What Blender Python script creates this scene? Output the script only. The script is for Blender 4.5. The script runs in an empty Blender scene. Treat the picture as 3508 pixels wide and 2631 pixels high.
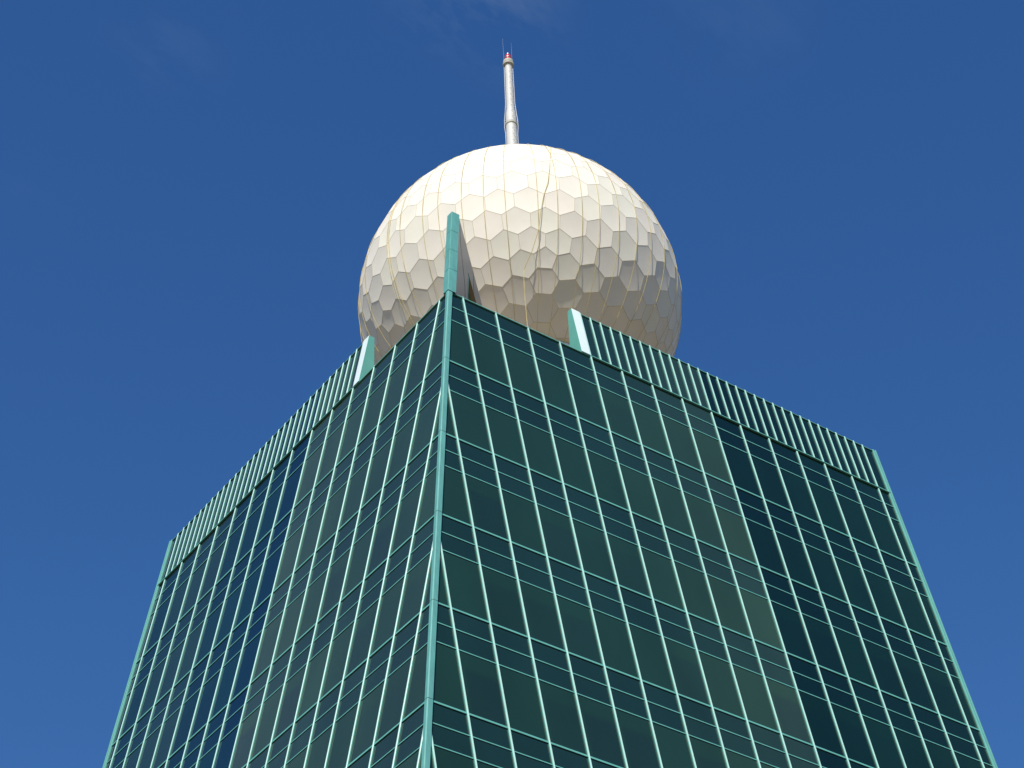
import bpy, bmesh, math, random
from mathutils import Vector, Matrix
random.seed(7)
scene = bpy.context.scene
COL = scene.collection

# ------------------------------------------------------------------ camera
GROUND = 59.5                                   # height of the low parapet above the ground
S_, T_ = 0.17609, 0.18082                       # batter of the two glass faces
CAM = Vector((-35.4531, -50.38205, -57.90151 + GROUND))
RX = Vector((0.81347688, -0.58061134, -0.03385019))
UP = Vector((-0.358998, -0.54706829, 0.75619886))
FW = Vector((0.457576, 0.60299814, 0.65346572))
FPX = 7762.54
cam_data = bpy.data.cameras.new('camera')
cam_data.sensor_fit = 'HORIZONTAL'
cam_data.sensor_width = 36.0
cam_data.lens = FPX / 3508 * 36.0
cam_data.clip_end = 6000
cam = bpy.data.objects.new('camera', cam_data)
COL.objects.link(cam)
m4 = Matrix((RX, UP, -FW)).transposed().to_4x4()
m4.translation = CAM
cam.matrix_world = m4
scene.camera = cam

# ------------------------------------------------------------------ world, sun, exposure
SUN_EL = 47.0
SUN_AZ = (-0.743, -0.669)
world = bpy.data.worlds.new('World')
scene.world = world
world.use_nodes = True
wn, wl = world.node_tree.nodes, world.node_tree.links
bg = wn['Background']
bg.inputs['Strength'].default_value = 0.10
sky = wn.new('ShaderNodeTexSky')
sky.sky_type = 'NISHITA'
sky.sun_disc = False
sky.sun_elevation = math.radians(SUN_EL)
sky.sun_rotation = math.atan2(SUN_AZ[0], SUN_AZ[1])
sky.altitude = 0
sky.air_density = 1.0
sky.dust_density = 0.3
sky.ozone_density = 3.0
hs = wn.new('ShaderNodeHueSaturation')
hs.inputs['Saturation'].default_value = 1.28
hs.inputs['Value'].default_value = 1.31
hs.inputs['Hue'].default_value = 0.508
wl.new(sky.outputs['Color'], hs.inputs['Color'])
# a few faint cirrus wisps high in the sky
tc = wn.new('ShaderNodeTexCoord')
mp = wn.new('ShaderNodeMapping')
mp.inputs['Rotation'].default_value = (0.2, 0.3, 0.9)
mp.inputs['Scale'].default_value = (9.0, 26.0, 14.0)
nz = wn.new('ShaderNodeTexNoise')
nz.inputs['Scale'].default_value = 1.0
nz.inputs['Detail'].default_value = 6.0
nz.inputs['Roughness'].default_value = 0.62
wl.new(tc.outputs['Generated'], mp.inputs['Vector'])
wl.new(mp.outputs['Vector'], nz.inputs['Vector'])
rmp = wn.new('ShaderNodeMapRange')
rmp.inputs['From Min'].default_value = 0.44
rmp.inputs['From Max'].default_value = 0.80
wl.new(nz.outputs['Fac'], rmp.inputs['Value'])
def wisp(px, py, spread, amount):
    d = (FW + RX * ((px - 1754) / FPX) - UP * ((py - 1315.5) / FPX)).normalized()
    vd = wn.new('ShaderNodeVectorMath'); vd.operation = 'DISTANCE'
    wl.new(tc.outputs['Generated'], vd.inputs[0]); vd.inputs[1].default_value = d
    r = wn.new('ShaderNodeMapRange'); r.interpolation_type = 'SMOOTHSTEP'
    r.inputs['From Min'].default_value = spread; r.inputs['From Max'].default_value = 0.0
    r.inputs['To Min'].default_value = 0.0; r.inputs['To Max'].default_value = amount
    wl.new(vd.outputs['Value'], r.inputs['Value'])
    return r.outputs['Result']
fac = None
for w in ((1740, 60, 0.040, 0.18), (1500, 25, 0.033, 0.13), (560, 150, 0.04, 0.06), (120, 440, 0.05, 0.035), (2500, 60, 0.05, 0.04)):
    o = wisp(*w)
    if fac is None:
        fac = o
    else:
        a = wn.new('ShaderNodeMath'); a.operation = 'ADD'
        wl.new(fac, a.inputs[0]); wl.new(o, a.inputs[1]); fac = a.outputs[0]
mu = wn.new('ShaderNodeMath'); mu.operation = 'MULTIPLY'
wl.new(fac, mu.inputs[0]); wl.new(rmp.outputs['Result'], mu.inputs[1])
mixc = wn.new('ShaderNodeMixRGB')
mixc.inputs['Color2'].default_value = (5.2, 6.0, 7.2, 1)
wl.new(mu.outputs[0], mixc.inputs['Fac'])
wl.new(hs.outputs['Color'], mixc.inputs['Color1'])
wl.new(mixc.outputs['Color'], bg.inputs['Color'])

sun_dir = Vector((SUN_AZ[0], SUN_AZ[1], 0)).normalized() * math.cos(math.radians(SUN_EL)) + Vector((0, 0, math.sin(math.radians(SUN_EL))))
sl = bpy.data.lights.new('sun', 'SUN')
sl.energy = 5.0
sl.angle = math.radians(0.5)
sl.color = (1.0, 0.945, 0.855)
sun = bpy.data.objects.new('sun', sl)
sun.rotation_euler = sun_dir.to_track_quat('Z', 'Y').to_euler()
sun.location = (0, 0, 150)
COL.objects.link(sun)

scene.view_settings.view_transform = 'Standard'
scene.view_settings.look = 'None'
scene.view_settings.exposure = 0.0
scene.view_settings.gamma = 1.0

# ------------------------------------------------------------------ materials
def mat(name, color, rough=0.5, spec=0.5, metal=0.0, var=0.0, vscale=1.0, attr=None, streak=None, ior=None):
    m = bpy.data.materials.new(name)
    m.use_nodes = True
    n, l = m.node_tree.nodes, m.node_tree.links
    b = n['Principled BSDF']
    b.inputs['Roughness'].default_value = rough
    b.inputs['Specular IOR Level'].default_value = spec
    b.inputs['Metallic'].default_value = metal
    if ior: b.inputs['IOR'].default_value = ior
    c4 = (*color, 1)
    b.inputs['Base Color'].default_value = c4
    src = None
    if var > 0:
        t = n.new('ShaderNodeTexCoord')
        mpn = n.new('ShaderNodeMapping')
        mpn.inputs['Scale'].default_value = streak or (1, 1, 1)
        z = n.new('ShaderNodeTexNoise')
        z.inputs['Scale'].default_value = vscale
        z.inputs['Detail'].default_value = 5
        l.new(t.outputs['Object'], mpn.inputs['Vector'])
        l.new(mpn.outputs['Vector'], z.inputs['Vector'])
        r = n.new('ShaderNodeMapRange')
        r.inputs['From Min'].default_value = 0.3; r.inputs['From Max'].default_value = 0.7
        r.inputs['To Min'].default_value = 1 - var; r.inputs['To Max'].default_value = 1 + var
        l.new(z.outputs['Fac'], r.inputs['Value'])
        mx = n.new('ShaderNodeVectorMath'); mx.operation = 'SCALE'
        mx.inputs[0].default_value = color
        l.new(r.outputs['Result'], mx.inputs['Scale'])
        src = mx.outputs['Vector']
    if attr:                                     # a per-face tint written on the mesh: panel to panel variation
        a = n.new('ShaderNodeAttribute'); a.attribute_name = attr
        mx2 = n.new('ShaderNodeVectorMath'); mx2.operation = 'MULTIPLY'
        if src: l.new(src, mx2.inputs[0])
        else: mx2.inputs[0].default_value = color
        l.new(a.outputs['Color'], mx2.inputs[1])
        src = mx2.outputs['Vector']
    if src: l.new(src, b.inputs['Base Color'])
    return m

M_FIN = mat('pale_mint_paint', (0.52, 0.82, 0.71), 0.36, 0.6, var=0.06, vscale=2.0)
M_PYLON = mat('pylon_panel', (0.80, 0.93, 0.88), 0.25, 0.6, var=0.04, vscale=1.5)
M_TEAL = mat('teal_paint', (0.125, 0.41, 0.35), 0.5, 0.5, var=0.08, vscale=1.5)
M_POST = mat('teal_cladding', (0.105, 0.33, 0.295), 0.6, 0.35, var=0.12, vscale=1.4, streak=(5, 5, 0.35))
M_SHELL = mat('radome_white', (0.81, 0.762, 0.645), 0.65, 0.2, var=0.035, vscale=0.8, attr='tint')
M_SEAM = mat('seam_sealant', (0.48, 0.41, 0.26), 0.7, 0.3)
M_ROPE = mat('yellow_rope', (0.58, 0.47, 0.18), 0.8, 0.2, var=0.15, vscale=3)
M_MAST = mat('mast_white', (0.62, 0.61, 0.565), 0.6, 0.4, var=0.05, vscale=2, streak=(2, 2, 0.5))
M_RING = mat('ring_weathered', (0.47, 0.455, 0.37), 0.6, 0.3, var=0.15, vscale=5)
M_RED = mat('red_lamp_glass', (0.55, 0.015, 0.03), 0.12, 0.8)
M_STEEL = mat('galvanised_steel', (0.42, 0.43, 0.43), 0.4, 0.5, metal=0.6)
M_PIPE = mat('grey_conduit', (0.55, 0.56, 0.55), 0.5, 0.4)
M_IRON = mat('step_iron_grey', (0.16, 0.15, 0.13), 0.6, 0.3)
M_BLADE = mat('grey_composite', (0.27, 0.27, 0.265), 0.32, 0.5, var=0.06, vscale=0.7)
M_JOINT_SHADE = mat('dark_joint_and_shade', (0.02, 0.03, 0.03), 0.8, 0.2)  # open joints, and the painted shade below ledge and bars
M_ROOF = mat('roof_screed', (0.40, 0.26, 0.09), 0.9, 0.2, var=0.12, vscale=0.6)
M_DRUM = mat('drum_render', (0.72, 0.67, 0.62), 0.7, 0.3, var=0.05, vscale=1)
M_PAVE = mat('sandy_paving', (0.10, 0.068, 0.028), 0.9, 0.2, var=0.15, vscale=0.08)
M_CORE = mat('dark_core', (0.015, 0.02, 0.02), 0.9, 0.1)
GLASS = {}
def glass(kind):
    base = {'vision': (0.0135, 0.0415, 0.0335), 'spandrel': (0.0100, 0.0320, 0.0330)}[kind]
    k = kind
    if k not in GLASS:
        m = mat(f'tinted_{kind}_glass', base, 0.05, 0.4, var=0.14, vscale=0.35, streak=(1, 1, 0.35))
        n, l = m.node_tree.nodes, m.node_tree.links
        b = n['Principled BSDF']
        b.inputs['Specular Tint'].default_value = (0.75, 1.0, 0.6, 1)
        src = b.inputs['Base Color'].links[0].from_socket
        at = n.new('ShaderNodeAttribute'); at.attribute_name = 'pane'      # r: tone of the pane, g: blind drawn or not
        sp = n.new('ShaderNodeSeparateColor'); l.new(at.outputs['Color'], sp.inputs['Color'])
        tn = n.new('ShaderNodeAttribute'); tn.attribute_name = 'painted_reflection'  # mirrored surroundings put into the glass colour, bay by bay
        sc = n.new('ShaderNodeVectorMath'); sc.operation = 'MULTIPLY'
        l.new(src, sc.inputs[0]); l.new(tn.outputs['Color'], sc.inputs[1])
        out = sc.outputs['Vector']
        if kind == 'vision':                     # dark blinds and furniture dimly seen behind the tinted pane
            uv = n.new('ShaderNodeUVMap'); uv.uv_map = 'pane_uv'
            sx = n.new('ShaderNodeSeparateXYZ'); l.new(uv.outputs['UV'], sx.inputs['Vector'])
            def step(sock, a, c):
                q = n.new('ShaderNodeMapRange'); q.interpolation_type = 'SMOOTHSTEP'
                q.inputs['From Min'].default_value = a; q.inputs['From Max'].default_value = c
                l.new(sock, q.inputs['Value']); return q.outputs['Result']
            def mul(a, c):
                q = n.new('ShaderNodeMath'); q.operation = 'MULTIPLY'
                l.new(a, q.inputs[0]); l.new(c, q.inputs[1]); return q.outputs[0]
            mask = mul(mul(step(sx.outputs['X'], 0.10, 0.16), step(sx.outputs['Y'], 0.22, 0.34)), sp.outputs['Green'])
            mx = n.new('ShaderNodeMixRGB'); l.new(mask, mx.inputs['Fac']); l.new(out, mx.inputs['Color1'])
            dk = n.new('ShaderNodeVectorMath'); dk.operation = 'MULTIPLY'; l.new(sc.outputs['Vector'], dk.inputs[0])
            dk.inputs[1].default_value = (0.84, 0.74, 0.97); l.new(dk.outputs['Vector'], mx.inputs['Color2'])
            out = mx.outputs['Color']
        l.new(out, b.inputs['Base Color'])
        GLASS[k] = m
    return GLASS[k]

# ------------------------------------------------------------------ object helpers
def link(name, verts, faces, material, parent=None, smooth=False, mats=None, fmats=None):
    me = bpy.data.meshes.new(name)
    me.from_pydata([tuple(v) for v in verts], [], faces)
    for mm in (mats or [material]):
        me.materials.append(mm)
    if fmats:
        for p, i in zip(me.polygons, fmats): p.material_index = i
    if smooth:
        for p in me.polygons: p.use_smooth = True
    me.update()
    o = bpy.data.objects.new(name, me)
    COL.objects.link(o)
    if parent: o.parent = parent
    return o
def empty(name, label, cat):
    o = bpy.data.objects.new(name, None)
    COL.objects.link(o)
    o['label'] = label; o['category'] = cat
    return o
class MB:
    def __init__(s): s.v, s.f = [], []
    def hexa(s, c):                              # eight corners: four of one end ring, four of the other
        b = len(s.v); s.v += [Vector(x) for x in c]
        q = [(0, 3, 2, 1), (4, 5, 6, 7), (0, 1, 5, 4), (1, 2, 6, 5), (2, 3, 7, 6), (3, 0, 4, 7)]
        ctr = sum((Vector(x) for x in c), Vector()) / 8
        for t in q:
            p = [s.v[b + i] for i in t]
            nrm = (p[1] - p[0]).cross(p[3] - p[0])
            if nrm.dot(sum(p, Vector()) / 4 - ctr) < 0: t = t[::-1]
            s.f.append(tuple(b + i for i in t))
    def prism(s, ring0, ring1):
        b = len(s.v); n = len(ring0); s.v += [Vector(x) for x in ring0] + [Vector(x) for x in ring1]
        s.f.append(tuple(b + i for i in range(n))[::-1]); s.f.append(tuple(b + n + i for i in range(n)))
        for i in range(n):
            j = (i + 1) % n
            s.f.append((b + i, b + j, b + n + j, b + n + i))
    def tube(s, pts, r, seg=6):
        pts = [Vector(p) for p in pts]; b = len(s.v); up = Vector((0.13, 0.31, 0.94))
        for i, p in enumerate(pts):
            d = (pts[min(i + 1, len(pts) - 1)] - pts[max(i - 1, 0)]).normalized()
            a = d.cross(up)
            if a.length < 1e-3: a = d.cross(Vector((1, 0, 0)))
            a.normalize(); c = d.cross(a)
            rr = r[i] if isinstance(r, (list, tuple)) else r
            for k in range(seg):
                t = 2 * math.pi * k / seg
                s.v.append(p + a * math.cos(t) * rr + c * math.sin(t) * rr)
        for i in range(len(pts) - 1):
            for k in range(seg):
                k2 = (k + 1) % seg
                s.f.append((b + i * seg + k, b + i * seg + k2, b + (i + 1) * seg + k2, b + (i + 1) * seg + k))
        s.f.append(tuple(b + k for k in range(seg))[::-1]); e = b + (len(pts) - 1) * seg
        s.f.append(tuple(e + k for k in range(seg)))
    def lathe(s, prof, c, seg=40):
        b = len(s.v); n = len(prof)
        for k in range(seg):
            t = 2 * math.pi * k / seg
            for r, z in prof: s.v.append(Vector((c[0] + r * math.cos(t), c[1] + r * math.sin(t), c[2] + z)))
        for k in range(seg):
            k2 = (k + 1) % seg
            for i in range(n - 1):
                s.f.append((b + k * n + i, b + k2 * n + i, b + k2 * n + i + 1, b + k * n + i + 1))
    def build(s, name, material, parent=None, smooth=False): return link(name, s.v, s.f, material, parent, smooth)
def fixnormals(o):
    bm = bmesh.new(); bm.from_mesh(o.data)
    bmesh.ops.recalc_face_normals(bm, faces=bm.faces); bm.to_mesh(o.data); bm.free()
def bevel(o, w, seg=2):
    md = o.modifiers.new('edge', 'BEVEL'); md.width = w; md.segments = seg; md.limit_method = 'ANGLE'; md.angle_limit = math.radians(35)

# ------------------------------------------------------------------ ground
g = link('plaza_ground', [(-2500, -2500, 0), (2500, -2500, 0), (2500, 2500, 0), (-2500, 2500, 0)], [(0, 1, 2, 3)], M_PAVE)
g['kind'] = 'structure'

# ------------------------------------------------------------------ the tower
FLOOR = 4.27493; SP1, SP2 = 0.86355, 1.7113      # storey height, the two spandrel rows below each floor line
SCREEN = 2.58962
WX = 0.68756 + 14 * 1.5 + 0.66226               # width of each face at the far corner
WY = 0.63498 + 14 * 1.50308 + 0.60473
V_END = GROUND - 0.02
A_R = math.sqrt(1 + T_ * T_); A_L = math.sqrt(1 + S_ * S_)
N_R = Vector((0, -1, T_)) / A_R; N_L = Vector((-1, 0, S_)) / A_L
class Face:
    """u along the face from the shared corner at the parapet, v metres below the parapet, d metres proud of the skin"""
    def __init__(s, side):
        s.side = side
        s.o, s.b, s.w, s.k = (0.68756, 1.5, WX, S_) if side == 'R' else (0.63498, 1.50308, WY, T_)
    def P(s, u, v, d=0.0):
        if s.side == 'R': return Vector((u, -T_ * v, -v + GROUND)) + N_R * d
        return Vector((-S_ * v, u, -v + GROUND)) + N_L * d
    def m(s, i): return s.o + (i - 1) * s.b      # centre of mullion i
    def hip(s, v): return -s.k * v               # where the shared corner is at that level
    def box(s, mb, u0, u1, v0, v1, d0, d1):
        mb.hexa([s.P(u0, v0, d0), s.P(u1, v0, d0), s.P(u1, v1, d0), s.P(u0, v1, d0),
                 s.P(u0, v0, d1), s.P(u1, v0, d1), s.P(u1, v1, d1), s.P(u0, v1, d1)])
    def bar(s, mb, v0, v1, d0, d1, u1=None, u0=None):   # horizontal bar from the shared corner to the far edge
        a0, a1 = (s.hip(v0) + 0.02, s.hip(v1) + 0.02) if u0 is None else (u0, u0)
        e = s.w if u1 is None else u1
        mb.hexa([s.P(a0, v0, d0), s.P(e, v0, d0), s.P(e, v1, d0), s.P(a1, v1, d0),
                 s.P(a0, v0, d1), s.P(e, v0, d1), s.P(e, v1, d1), s.P(a1, v1, d1)])
    def clip(s, ua, ub, v0, v1):                 # the part of a cell that lies on the face
        poly = [(ua, v0), (ub, v0), (ub, v1), (ua, v1)]; out = []
        f = lambda p: p[0] - s.hip(p[1])
        for i in range(4):
            p, q = poly[i], poly[(i + 1) % 4]
            if f(p) >= 0: out.append(p)
            if f(p) * f(q) < 0:
                t = f(p) / (f(p) - f(q)); out.append((p[0] + (q[0] - p[0]) * t, p[1] + (q[1] - p[1]) * t))
        return out
FACES = [Face('R'), Face('L')]
tower = empty('office_tower', 'dark green glass office tower with mint fins, sloping corner and white ball on its roof', 'building')

def pixel(P):
    d = P - CAM; z = d.dot(FW)
    return (1754 + FPX * d.dot(RX) / z, 1315.5 - FPX * d.dot(UP) / z)
def seen_area(poly):
    p = [pixel(q) for q in poly]; a = 0
    p = [(min(max(x, 0), 3508), min(max(y, 0), 2631)) for x, y in p]
    for i in range(len(p)):
        x0, y0 = p[i]; x1, y1 = p[(i + 1) % len(p)]; a += x0 * y1 - x1 * y0
    return abs(a) / 2
REFLECTION_KEYS = {'R': [(-7, (0.8, 0.92, 0.85)), (0, (0.9, 0.98, 0.9)), (4, (1.0, 1.05, 0.95)), (6, (1.35, 1.2, 1.0)), (8.45, (2.0, 1.5, 1.2)), (8.55, (0.2, 0.40, 0.36)), (10, (0.25, 0.45, 0.38)), (12, (0.35, 0.58, 0.46)), (16, (0.5, 0.66, 0.5))],
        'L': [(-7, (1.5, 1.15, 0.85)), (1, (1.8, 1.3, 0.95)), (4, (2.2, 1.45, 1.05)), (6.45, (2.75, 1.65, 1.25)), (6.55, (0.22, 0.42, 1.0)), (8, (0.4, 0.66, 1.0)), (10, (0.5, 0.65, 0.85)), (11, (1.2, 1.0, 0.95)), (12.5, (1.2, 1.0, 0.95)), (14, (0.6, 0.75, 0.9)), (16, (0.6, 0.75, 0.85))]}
def reflection_tint(side, i):                               # reflections of neighbouring buildings, painted as a glass tint per bay
    k = REFLECTION_KEYS[side]
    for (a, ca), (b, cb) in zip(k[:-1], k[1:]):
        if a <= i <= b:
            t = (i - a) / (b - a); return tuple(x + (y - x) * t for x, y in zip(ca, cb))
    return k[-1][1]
cells = {'window': [], 'spandrel_panel': []}
nfl = 14
for fc in FACES:
    i0 = -7
    for i in range(i0, 16):
        ua = fc.m(i); ub = fc.m(i + 1) if i < 15 else fc.w
        for k in range(nfl):
            t0 = k * FLOOR
            for kind, va, vb in (('spandrel_panel', t0, t0 + SP1), ('spandrel_panel', t0 + SP1, t0 + SP2), ('window', t0 + SP2, t0 + FLOOR)):
                vb = min(vb, V_END)
                if vb <= va: continue
                poly = fc.clip(ua, ub, va, vb)
                if len(poly) < 3: continue
                tilt = [random.uniform(-.0025, .0025) for _ in range(2)]
                mu_, mv_ = sum(p[0] for p in poly) / len(poly), sum(p[1] for p in poly) / len(poly)
                P3 = [fc.P(u, v, -0.075 + tilt[0] * (u - mu_) + tilt[1] * (v - mv_)) for u, v in poly]
                uvs = [((u - ua) / (ub - ua), (v - va) / (vb - va)) for u, v in poly]
                blind = random.choice([0, 0, 0.3, 0.5, 0.75]) if k >= 2 else random.choice([0, 0, 0, 0.25])
                cells[kind].append((seen_area(P3), P3, glass('vision' if kind == 'window' else 'spandrel'), fc.side, uvs, (reflection_tint(fc.side, i), random.uniform(0.93, 1.07), blind)))
def stamp(o, uvs, pa):
    me = o.data
    lay = me.uv_layers.new(name='pane_uv')
    if uvs:
        for lp in me.loops: lay.data[lp.index].uv = uvs[lp.vertex_index]
    at = me.attributes.new('pane', 'FLOAT_COLOR', 'FACE')
    ct = me.attributes.new('painted_reflection', 'FLOAT_COLOR', 'FACE')
    for i, (c, m_, bl_) in enumerate(pa):
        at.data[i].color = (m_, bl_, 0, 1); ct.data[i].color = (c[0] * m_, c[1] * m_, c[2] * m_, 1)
    return o
def pane_obj(name, group, parent):
    v, f, mats, fm = [], [], [], []
    uv_l, pa = [], []
    for _, P3, mt, side, uvs, pv in group:
        nrm = N_R if side == 'R' else N_L
        n = len(P3); b = len(v); v += P3 + [p - nrm * 0.02 for p in P3]
        fr = tuple(range(b, b + n))
        if (P3[1] - P3[0]).cross(P3[2] - P3[0]).dot(nrm) < 0: fr = fr[::-1]
        fs = [fr, tuple(x + n for x in fr[::-1])] + [(fr[j], fr[j] + n, fr[(j + 1) % n] + n, fr[(j + 1) % n]) for j in range(n)]
        if mt not in mats: mats.append(mt)
        f += fs; fm += [mats.index(mt)] * len(fs); uv_l += uvs + uvs; pa += [pv] * len(fs)
    return stamp(link(name, v, f, None, parent, mats=mats, fmats=fm), uv_l, pa)
for kind in ('window', 'spandrel_panel'):
    L = sorted(cells[kind], key=lambda c: -c[0])
    for c in L[:100]: pane_obj(kind, [c], tower)
    rest = pane_obj('further_windows' if kind == 'window' else 'further_spandrel_panels', L[100:], tower)
    rest['kind'] = 'stuff'

FIN_W, FIN_D = 0.07, 0.06
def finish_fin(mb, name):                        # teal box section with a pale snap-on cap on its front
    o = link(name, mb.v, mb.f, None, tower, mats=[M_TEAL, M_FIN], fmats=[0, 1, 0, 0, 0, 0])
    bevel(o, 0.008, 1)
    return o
def strip(fc, mb2, v0, v1, d0=-0.09, d1=-0.06, u0=None): fc.bar(mb2, v0, v1, d0, d1, u0=u0)
for fc in FACES:
    for i in range(-7, 16):                      # mullion fins run down the slope and come out of the leaning corner
        u = fc.m(i); v0 = 0.05 if i > 5 else (-0.05 if i >= 1 else -(u - 0.05) / fc.k)
        if i == 5: v0 = 0.0
        if v0 > V_END - 1: continue
        mb = MB(); fc.box(mb, u - FIN_W / 2, u + FIN_W / 2, v0, V_END, -0.08, -0.022)
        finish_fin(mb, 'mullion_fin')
    for k in range(nfl):
        t0 = k * FLOOR
        mb = MB()
        if k == 0:
            fc.bar(mb, -0.012, 0.03, -0.09, -0.02)
            o = mb.build('parapet_coping', M_POST, tower)
            mb = MB(); fc.box(mb, fc.m(5) + 0.05, fc.w, -0.015, 0.025, -0.09, 0.012)
            mb.build('screen_ledge', M_TEAL, tower)
            mb = MB(); fc.box(mb, fc.m(5) + 0.05, fc.w, 0.026, 0.042, -0.09, -0.06); mb.build('shade_strip', M_JOINT_SHADE, tower)  # dark strip painting the shade under the ledge
        else:
            fc.bar(mb, t0 - 0.034, t0 + 0.034, -0.09, -0.04)
            mb.build('floor_band', M_TEAL, tower)
            mb = MB(); strip(fc, mb, t0 + 0.035, t0 + 0.053); mb.build('shade_strip', M_JOINT_SHADE, tower)  # painted shade line below the band
        for dv in (SP1, SP2):
            if t0 + dv > V_END: continue
            mb = MB(); fc.bar(mb, t0 + dv - 0.019, t0 + dv + 0.019, -0.09, -0.052)
            mb.build('transom', M_TEAL, tower)
            mb = MB(); strip(fc, mb, t0 + dv + 0.020, t0 + dv + 0.030); mb.build('shade_strip', M_JOINT_SHADE, tower)  # painted shade line below the transom
    # raised roof screen behind the pylon: three fins to the bay, glass between
    us = [fc.m(5) + q * fc.b / 3 for q in range(31)]
    for q, u in enumerate(us):
        mb = MB(); fc.box(mb, u - FIN_W / 2, u + FIN_W / 2, -SCREEN - 0.05, -0.030, -0.08, -0.022)
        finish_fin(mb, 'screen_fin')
    v, f, mats, fm, spa = [], [], [], [], []
    for q, u in enumerate(us):
        ub = us[q + 1] if q < 30 else fc.w
        mb = MB(); fc.box(mb, u, ub, -SCREEN, -0.02, -0.12, -0.075)
        gm = glass('spandrel'); cc = reflection_tint(fc.side, 5 + q // 3 if q < 30 else 15)
        if gm not in mats: mats.append(gm)
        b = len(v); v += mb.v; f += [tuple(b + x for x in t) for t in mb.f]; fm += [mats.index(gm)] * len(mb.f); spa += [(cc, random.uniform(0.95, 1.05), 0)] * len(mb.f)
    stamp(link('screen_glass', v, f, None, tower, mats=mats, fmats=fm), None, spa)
    mb = MB(); fc.box(mb, us[0], fc.w, -SCREEN - 0.014, -SCREEN + 0.022, -0.14, -0.03)
    mb.build('screen_coping', M_POST, tower)
    # the pylon that ends the screen
    mb = MB()
    ua, ub = us[0] - 0.47, us[0] - 0.055
    back = 0.71
    ring = lambda v: [fc.P(ua, v, 0.015), fc.P(ub, v, 0.015)] + ([Vector((ub, back, GROUND - v)), Vector((ua, back, GROUND - v))] if fc.side == 'R' else [Vector((back, ub, GROUND - v)), Vector((back, ua, GROUND - v))])
    r0, r1 = ring(-0.005), ring(-SCREEN - 0.03)
    mb.hexa(r0 + r1)
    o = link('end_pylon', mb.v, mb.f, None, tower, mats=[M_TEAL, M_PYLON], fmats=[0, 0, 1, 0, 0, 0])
    bevel(o, 0.012)
    # far corner trim
    mb = MB(); fc.box(mb, fc.w - 0.07, fc.w + 0.02, -SCREEN - 0.05, V_END, -0.1, -0.005)
    bevel(mb.build('edge_trim', M_TEAL, tower), 0.02)
    mb = MB(); fc.box(mb, fc.w + 0.022, fc.w + 0.105, -SCREEN - 0.03, V_END, -0.16, 0.03)
    bevel(mb.build('edge_post', M_POST, tower), 0.03)

# leaning corner post, one length to the storey, a dark joint between lengths
def corner_ring(v, wr, wl, d, inner=0.14, ch=0.03):
    z = GROUND - v; ox, oy = -S_ * v, -T_ * v
    a, b = d * A_L, d * A_R
    return [Vector((ox - a + ch, oy - b, z)), Vector((ox + wr, oy - b, z)), Vector((ox + wr, oy + inner, z)),
            Vector((ox + inner, oy + inner, z)), Vector((ox + inner, oy + wl, z)), Vector((ox - a, oy + wl, z)), Vector((ox - a, oy - b + ch, z))]
lv = [0.02] + [k * FLOOR + 0.0 for k in range(1, nfl)] + [V_END]
for a, b in zip(lv[:-1], lv[1:]):
    mb = MB(); mb.prism(corner_ring(a + 0.010, 0.165, 0.125, 0.03), corner_ring(b - 0.010, 0.165, 0.125, 0.03))
    o = mb.build('corner_post', M_POST, tower); fixnormals(o)
mb = MB(); mb.prism(corner_ring(0.0, 0.155, 0.115, 0.022), corner_ring(V_END, 0.155, 0.115, 0.022))
o = mb.build('post_joint', M_JOINT_SHADE, tower); fixnormals(o)

# spike above the corner: teal angle cladding in four lengths on the edge of a grey blade wall
sp = [-0.03, 1.42, 2.76, 4.10, 5.47]
for a, b in zip(sp[:-1], sp[1:]):
    mb = MB(); mb.prism(corner_ring(-a - 0.012, 0.31, 0.27, 0.05, 0.20, 0.012), corner_ring(-b + 0.012, 0.31, 0.27, 0.05, 0.20, 0.012))
    o = mb.build('spike_cladding', M_POST, tower); fixnormals(o)
mb = MB(); mb.prism(corner_ring(0.02, 0.295, 0.255, 0.035, 0.2), corner_ring(-5.46, 0.295, 0.255, 0.035, 0.2))
o = mb.build('spike_joint', M_JOINT_SHADE, tower); fixnormals(o)

# blade wall on the diagonal, with an opening (front jamb parallel to the corner) glazed in green
hw = 0.14
def bl(k, z, side, off=0.0):                     # k along the diagonal, z above parapet
    o_ = hw + off
    return Vector((k + side * o_, k - side * o_, z + GROUND))
outer = [(-0.02, -0.9), (1.08, 5.45), (8.2, 5.45), (8.2, -0.9)]
inner = [(1.76, 0.6), (2.50, 4.2), (4.6, 4.2), (4.6, 0.6)]
verts, faces = [], []
for s_ in (1, -1):
    verts += [bl(k + 0.12, z, s_) for k, z in outer] + [bl(k + 0.0, z, s_) for k, z in inner]
for base, flip in ((0, False), (8, True)):
    for i in range(4):
        j = (i + 1) % 4
        q = (base + i, base + j, base + 4 + j, base + 4 + i)
        faces.append(q[::-1] if flip else q)
for i in range(4):
    j = (i + 1) % 4
    faces.append((i, 8 + i, 8 + j, j)); faces.append((4 + i, 4 + j, 12 + j, 12 + i))
o = link('blade_wall', verts, faces, M_BLADE, tower); fixnormals(o)
blade = o
mb = MB()
mb.prism([bl(k, z, 1, -0.12) for k, z in [(1.78, 0.62), (2.52, 4.18), (4.58, 4.18), (4.58, 0.62)]], [bl(k, z, 1, -0.16) for k, z in [(1.78, 0.62), (2.52, 4.18), (4.58, 4.18), (4.58, 0.62)]])
o = mb.build('blade_window', mat('green_pane', (0.025, 0.085, 0.045), 0.3, 0.15), blade); fixnormals(o)
mb = MB()
mb.prism([bl(k, z, 1, -0.01) for k, z in [(1.80, 0.62), (2.53, 4.17), (2.70, 4.17), (1.97, 0.62)]], [bl(k, z, 1, -0.115) for k, z in [(1.80, 0.62), (2.53, 4.17), (2.70, 4.17), (1.97, 0.62)]])
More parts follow.
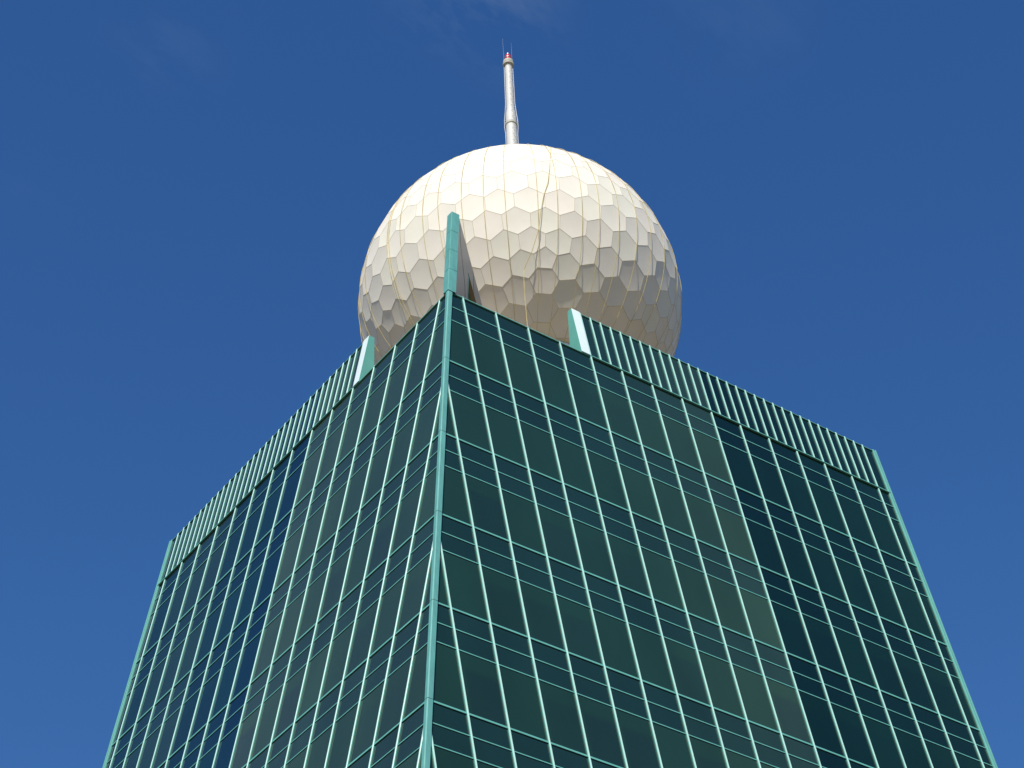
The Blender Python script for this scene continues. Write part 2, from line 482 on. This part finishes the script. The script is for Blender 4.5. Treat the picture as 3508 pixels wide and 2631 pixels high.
o = mb.build('window_jamb', M_TEAL, blade); fixnormals(o)
mb = MB()
mb.tube([bl(1.30, 5.2, 1, 0.0), bl(1.30, 4.1, 1, 0.0), bl(1.85, 2.7, 1, 0.0), bl(1.85, 0.2, 1, 0.0)], 0.008, 4)
mb.tube([bl(3.4, 5.45, 1, 0.0), bl(3.4, 4.22, 1, 0.0)], 0.008, 4)
mb.build('panel_seam', M_JOINT_SHADE, blade)

# roof slab, solid core behind the skin, the two plain rear walls, the drum below the ball
mb = MB()
def core_ring(v, inset): return [Vector((-S_ * v + inset, -T_ * v + inset, GROUND - v)), Vector((WX - 0.1, -T_ * v + inset, GROUND - v)), Vector((WX - 0.1, WY - 0.1, GROUND - v)), Vector((-S_ * v + inset, WY - 0.1, GROUND - v))]
mb.hexa(core_ring(V_END, 0.5) + core_ring(0.6, 0.5))
mb.build('inner_core', M_CORE, tower)
mb = MB(); mb.hexa(core_ring(0.55, 0.2) + core_ring(0.45, 0.2))
mb.build('roof', M_ROOF, tower)
for nm, c in (('rear_wall', [(WX + 0.01, -0.1), (WX + 0.09, WY)]), ('rear_wall', [(-0.1, WY + 0.01), (WX, WY + 0.09)])):
    (x0, y0), (x1, y1) = c; ex = 11.0
    lo = [(x0, y0 - (ex if x1 - x0 < 1 else 0)), ]
    z0, z1 = 0.02, GROUND + SCREEN - 0.05
    if x1 - x0 < 1: b0 = [(x0, -T_ * V_END + 0.2), (x1, -T_ * V_END + 0.2), (x1, y1), (x0, y1)]; t0_ = [(x0, T_ * SCREEN + 0.2), (x1, T_ * SCREEN + 0.2), (x1, y1), (x0, y1)]
    else: b0 = [(-S_ * V_END + 0.2, y0), (x1, y0), (x1, y1), (-S_ * V_END + 0.2, y1)]; t0_ = [(S_ * SCREEN + 0.2, y0), (x1, y0), (x1, y1), (S_ * SCREEN + 0.2, y1)]
    mb = MB(); mb.hexa([(x, y, z0) for x, y in b0] + [(x, y, z1) for x, y in t0_])
    stamp(mb.build(nm, glass('spandrel'), tower), None, [((1, 1, 1), 1, 0)] * 6)

# ------------------------------------------------------------------ the ball
BC = Vector((11.4034, 10.4732, 13.1189 + GROUND)); BR = 7.4469
mb = MB(); zt = 7.1 - 13.1189
mb.lathe([(0.0, zt), (4.46, zt), (4.46, -13.6), (0, -13.6)], BC, 64)
o = mb.build('support_drum', M_DRUM, tower); fixnormals(o)

ball = empty('radome_ball', 'huge white ball of hexagonal panels on the tower roof, hung with yellow ropes', 'sphere')
ball.location = (0, 0, 0)
ROT = Matrix(((0.075943, -0.989115, 0.126033), (-0.519482, -0.147137, -0.841718), (0.8511, -0.001549, -0.525001)))
fr = 7
ph = (1 + 5 ** .5) / 2
IV = [Vector((0, a, b * ph)) for a in (1, -1) for b in (1, -1)] + [Vector((a, b * ph, 0)) for a in (1, -1) for b in (1, -1)] + [Vector((b * ph, 0, a)) for a in (1, -1) for b in (1, -1)]
IV = [v.normalized() for v in IV]
import itertools
tri = [t for t in itertools.combinations(range(12), 3) if all(abs(IV[a].dot(IV[b]) - 1 / 5 ** .5) < 1e-5 for a, b in itertools.combinations(t, 2))]
cells_, key = {}, lambda v: (round(v.x, 4), round(v.y, 4), round(v.z, 4))
for t in tri:                                    # a frequency-7 geodesic net: its nodes are panel centres, its triangles' centres the panel corners
    a, b, c = (IV[i] for i in t)
    node = lambda i, j: ((a * (fr - i - j) + b * i + c * j) / fr)
    for i in range(fr):
        for j in range(fr - i):
            ts = [((i, j), (i + 1, j), (i, j + 1))]
            if i + j < fr - 1: ts.append(((i + 1, j), (i + 1, j + 1), (i, j + 1)))
            for q in ts:
                pts = [node(*x) for x in q]
                ctr = (sum(pts, Vector()) / 3).normalized()
                for p in pts:
                    n_ = p.normalized(); cells_.setdefault(key(n_), (n_, []))[1].append(ctr)
sv, sf, tint = [], [], []
edges = {}
DISH = 0.016
for n_, cs in cells_.values():
    n_ = ROT @ n_; cs = [ROT @ c for c in cs]
    e1 = n_.orthogonal().normalized(); e2 = n_.cross(e1)
    cs.sort(key=lambda c: math.atan2(c.dot(e2), c.dot(e1)))
    K = len(cs); C3 = [BC + c * BR for c in cs]
    mid = sum(C3, Vector()) / K
    base = len(sv); rings = 5; sub = 3
    ring = []
    for i in range(K):
        for s_ in range(sub): ring.append(C3[i].lerp(C3[(i + 1) % K], s_ / sub))
    R_ = len(ring)
    sv.append(mid - n_ * DISH)
    for q in range(1, rings + 1):
        r = q / rings
        for p in ring: sv.append(mid.lerp(p, r) - n_ * DISH * (1 - r * r))
    tv = random.uniform(0.985, 1.015); hue = random.choice([(1, 1, 1), (1.0, 0.985, 0.985), (0.985, 1.0, 0.98), (1, 1, 1.0)])
    tc_ = tuple(tv * h for h in hue)
    for i in range(R_):
        j = (i + 1) % R_
        sf.append((base, base + 1 + i, base + 1 + j)); tint.append(tc_)
        for q in range(1, rings):
            o1, o2 = base + 1 + (q - 1) * R_, base + 1 + q * R_
            sf.append((o1 + i, o2 + i, o2 + j, o1 + j)); tint.append(tc_)
    for i in range(K):
        k0, k1 = key(cs[i]), key(cs[(i + 1) % K])
        edges[tuple(sorted((k0, k1)))] = (C3[i], C3[(i + 1) % K])
shell = link('panel_shell', sv, sf, M_SHELL, ball, smooth=True)
at = shell.data.attributes.new('tint', 'FLOAT_COLOR', 'FACE')
for i, t in enumerate(tint): at.data[i].color = (*t, 1)
mb = MB()
for p, q in edges.values():
    n_ = ((p + q) / 2 - BC).normalized()
    mb.tube([p, q], 0.0075, 4)
mb.build('seam_net', M_SEAM, ball)
def sph(az, el, r):
    a, e = math.radians(az), math.radians(el)
    return BC + Vector((math.cos(e) * math.cos(a), math.cos(e) * math.sin(a), math.sin(e))) * r
AZ = [-53, -65.5, -74.2, -81.7, -90, -98, -104.5, -113.2, -120, -131, -138.2, -146, -154.8, -161, -171.5, -177.6, -178.6, 163.5, 155, 147, 139, 130, 122, 114, 106, 98, 90, 80, 70, 60, 50, 40, 30, 20, 10, 0, -12, -22, -33, -43]
for az in AZ:
    pts = []; jit = random.uniform(-1, 1); drift = random.uniform(-0.8, 0.8)
    for el in range(78, -56, -4):
        lift = 0.012 + (0.10 * max(0.0, (-el - 5) / 45.0) if el < -5 else 0)
        pts.append(sph(az + drift * max(0, -el) / 40.0, el, BR + lift))
    mb = MB(); mb.tube(pts, 0.0105, 5); mb.build('hanging_rope', M_ROPE, ball)
pts = []
for az, el in [(-108, 50), (-111, 35), (-113, 25), (-115, 12), (-116, 5), (-118, -3), (-119, -9), (-120, -17), (-122.5, -25), (-125.5, -31)]:
    pts.append(sph(az, el, BR + (0.012 if el > 0 else 0.012 + 0.012 * -el * 0.6)))
e_ = pts[-1]
pts += [e_ + Vector((-0.05, -0.02, -0.45)), e_ + Vector((-0.03, 0.0, -1.6)), e_ + Vector((0.02, 0.0, -3.2)), e_ + Vector((0.0, 0.03, -6.4))]
mb = MB(); mb.tube(pts, 0.015, 5); mb.build('loose_rope', M_ROPE, ball)

# ------------------------------------------------------------------ the mast
mast = empty('antenna_mast', 'slim white tubular mast with red warning light, standing on top of the white ball', 'antenna')
MX, MY, MZ = BC.x, BC.y, BC.z
prof = [(0.0, 7.3), (0.265, 7.3), (0.265, 12.80), (0.255, 12.95), (0.205, 13.40), (0.20, 13.6), (0.178, 16.95), (0.0, 16.95)]
mb = MB(); mb.lathe(prof, (MX, MY, MZ), 48)
o = mb.build('tube', M_MAST, mast); fixnormals(o)
for p in o.data.polygons: p.use_smooth = True
o.data.set_sharp_from_angle(angle=math.radians(35)) if hasattr(o.data, 'set_sharp_from_angle') else None
def ringobj(name, r0, r1, z0, z1, m_, parent):
    mb = MB(); mb.lathe([(r0, z0), (r1, z0), (r1, z1), (r0, z1), (r0, z0)], (MX, MY, MZ), 40)
    o = mb.build(name, m_, parent); fixnormals(o); return o
ringobj('flange', 0.25, 0.305, 12.22, 12.36, M_RING, mast)
ringobj('flange', 0.15, 0.285, 16.70, 16.80, M_RING, mast)
ringobj('flange', 0.0, 0.26, 16.86, 17.02, M_RING, mast)
mb = MB(); mb.lathe([(0, 17.02), (0.185, 17.02), (0.185, 17.17), (0.17, 17.22), (0.0, 17.22)], (MX, MY, MZ), 32)
lamp = mb.build('warning_light', M_RED, mast, smooth=False); fixnormals(lamp)
ringobj('lamp_ring', 0.0, 0.195, 17.222, 17.25, M_STEEL, lamp)
mb = MB(); mb.lathe([(0, 17.252), (0.165, 17.252), (0.165, 17.40), (0.11, 17.50), (0.0, 17.52)], (MX, MY, MZ), 32)
o = mb.build('upper_lens', M_RED, lamp); fixnormals(o)
ringobj('lamp_cap', 0.0, 0.06, 17.522, 17.62, M_STEEL, lamp)
side = Vector((RX.x, RX.y, 0)).normalized(); toward = Vector((-FW.x, -FW.y, 0)).normalized()
def ax(z, a=0.0, b=0.0): return Vector((MX, MY, MZ + z)) + side * a + toward * b
for a, zt_ in ((-0.215, 18.75), (0.20, 18.42)):
    mb = MB(); mb.tube([ax(16.8, a, 0.06), ax(17.6, a, 0.06), ax(zt_, a - 0.02 if a < 0 else a, 0.06)], [0.009, 0.007, 0.003], 6)
    mb.build('whip_rod', M_STEEL, mast)
for s_ in (-1, 1):
    mb = MB(); mb.tube([ax(7.35, s_ * 0.30), ax(11.6, s_ * 0.30), ax(12.1, s_ * 0.335), ax(12.6, s_ * 0.33), ax(13.2, s_ * 0.275), ax(13.8, s_ * 0.235), ax(15, s_ * 0.228), ax(16.72, s_ * 0.215)], 0.018, 6)
    for z in (8.2, 9.4, 10.6, 11.5, 12.6, 13.6, 14.3, 15.2, 16.2):
        rr = 0.26 if z < 12.8 else 0.19
        mb.tube([ax(z, s_ * (rr - 0.02)), ax(z, s_ * (0.31 if z < 12 else (0.33 if z < 13 else 0.235)))], 0.012, 5)
    mb.build('conduit', M_PIPE, mast)
z = 7.9; q = 0
while z < 16.6:                                   # step irons up the tube
    rr = (0.265 if z < 12.85 else (0.265 - (z - 12.85) * 0.12 if z < 13.4 else 0.2 - (z - 13.4) * 0.0063)) - 0.005
    a0 = math.radians(26); dirn = toward * math.cos(a0) + side * math.sin(a0); tang = side * math.cos(a0) - toward * math.sin(a0)
    c0 = Vector((MX, MY, MZ + z)) + dirn * rr
    w = 0.035 if q % 2 else -0.035
    mb = MB(); mb.tube([c0 + tang * (w - 0.035), c0 + tang * (w - 0.035) + dirn * 0.07, c0 + tang * (w + 0.035) + dirn * 0.07, c0 + tang * (w + 0.035)], 0.006, 5)
    mb.build('step_iron', M_IRON, mast)
    z += 0.215; q += 1
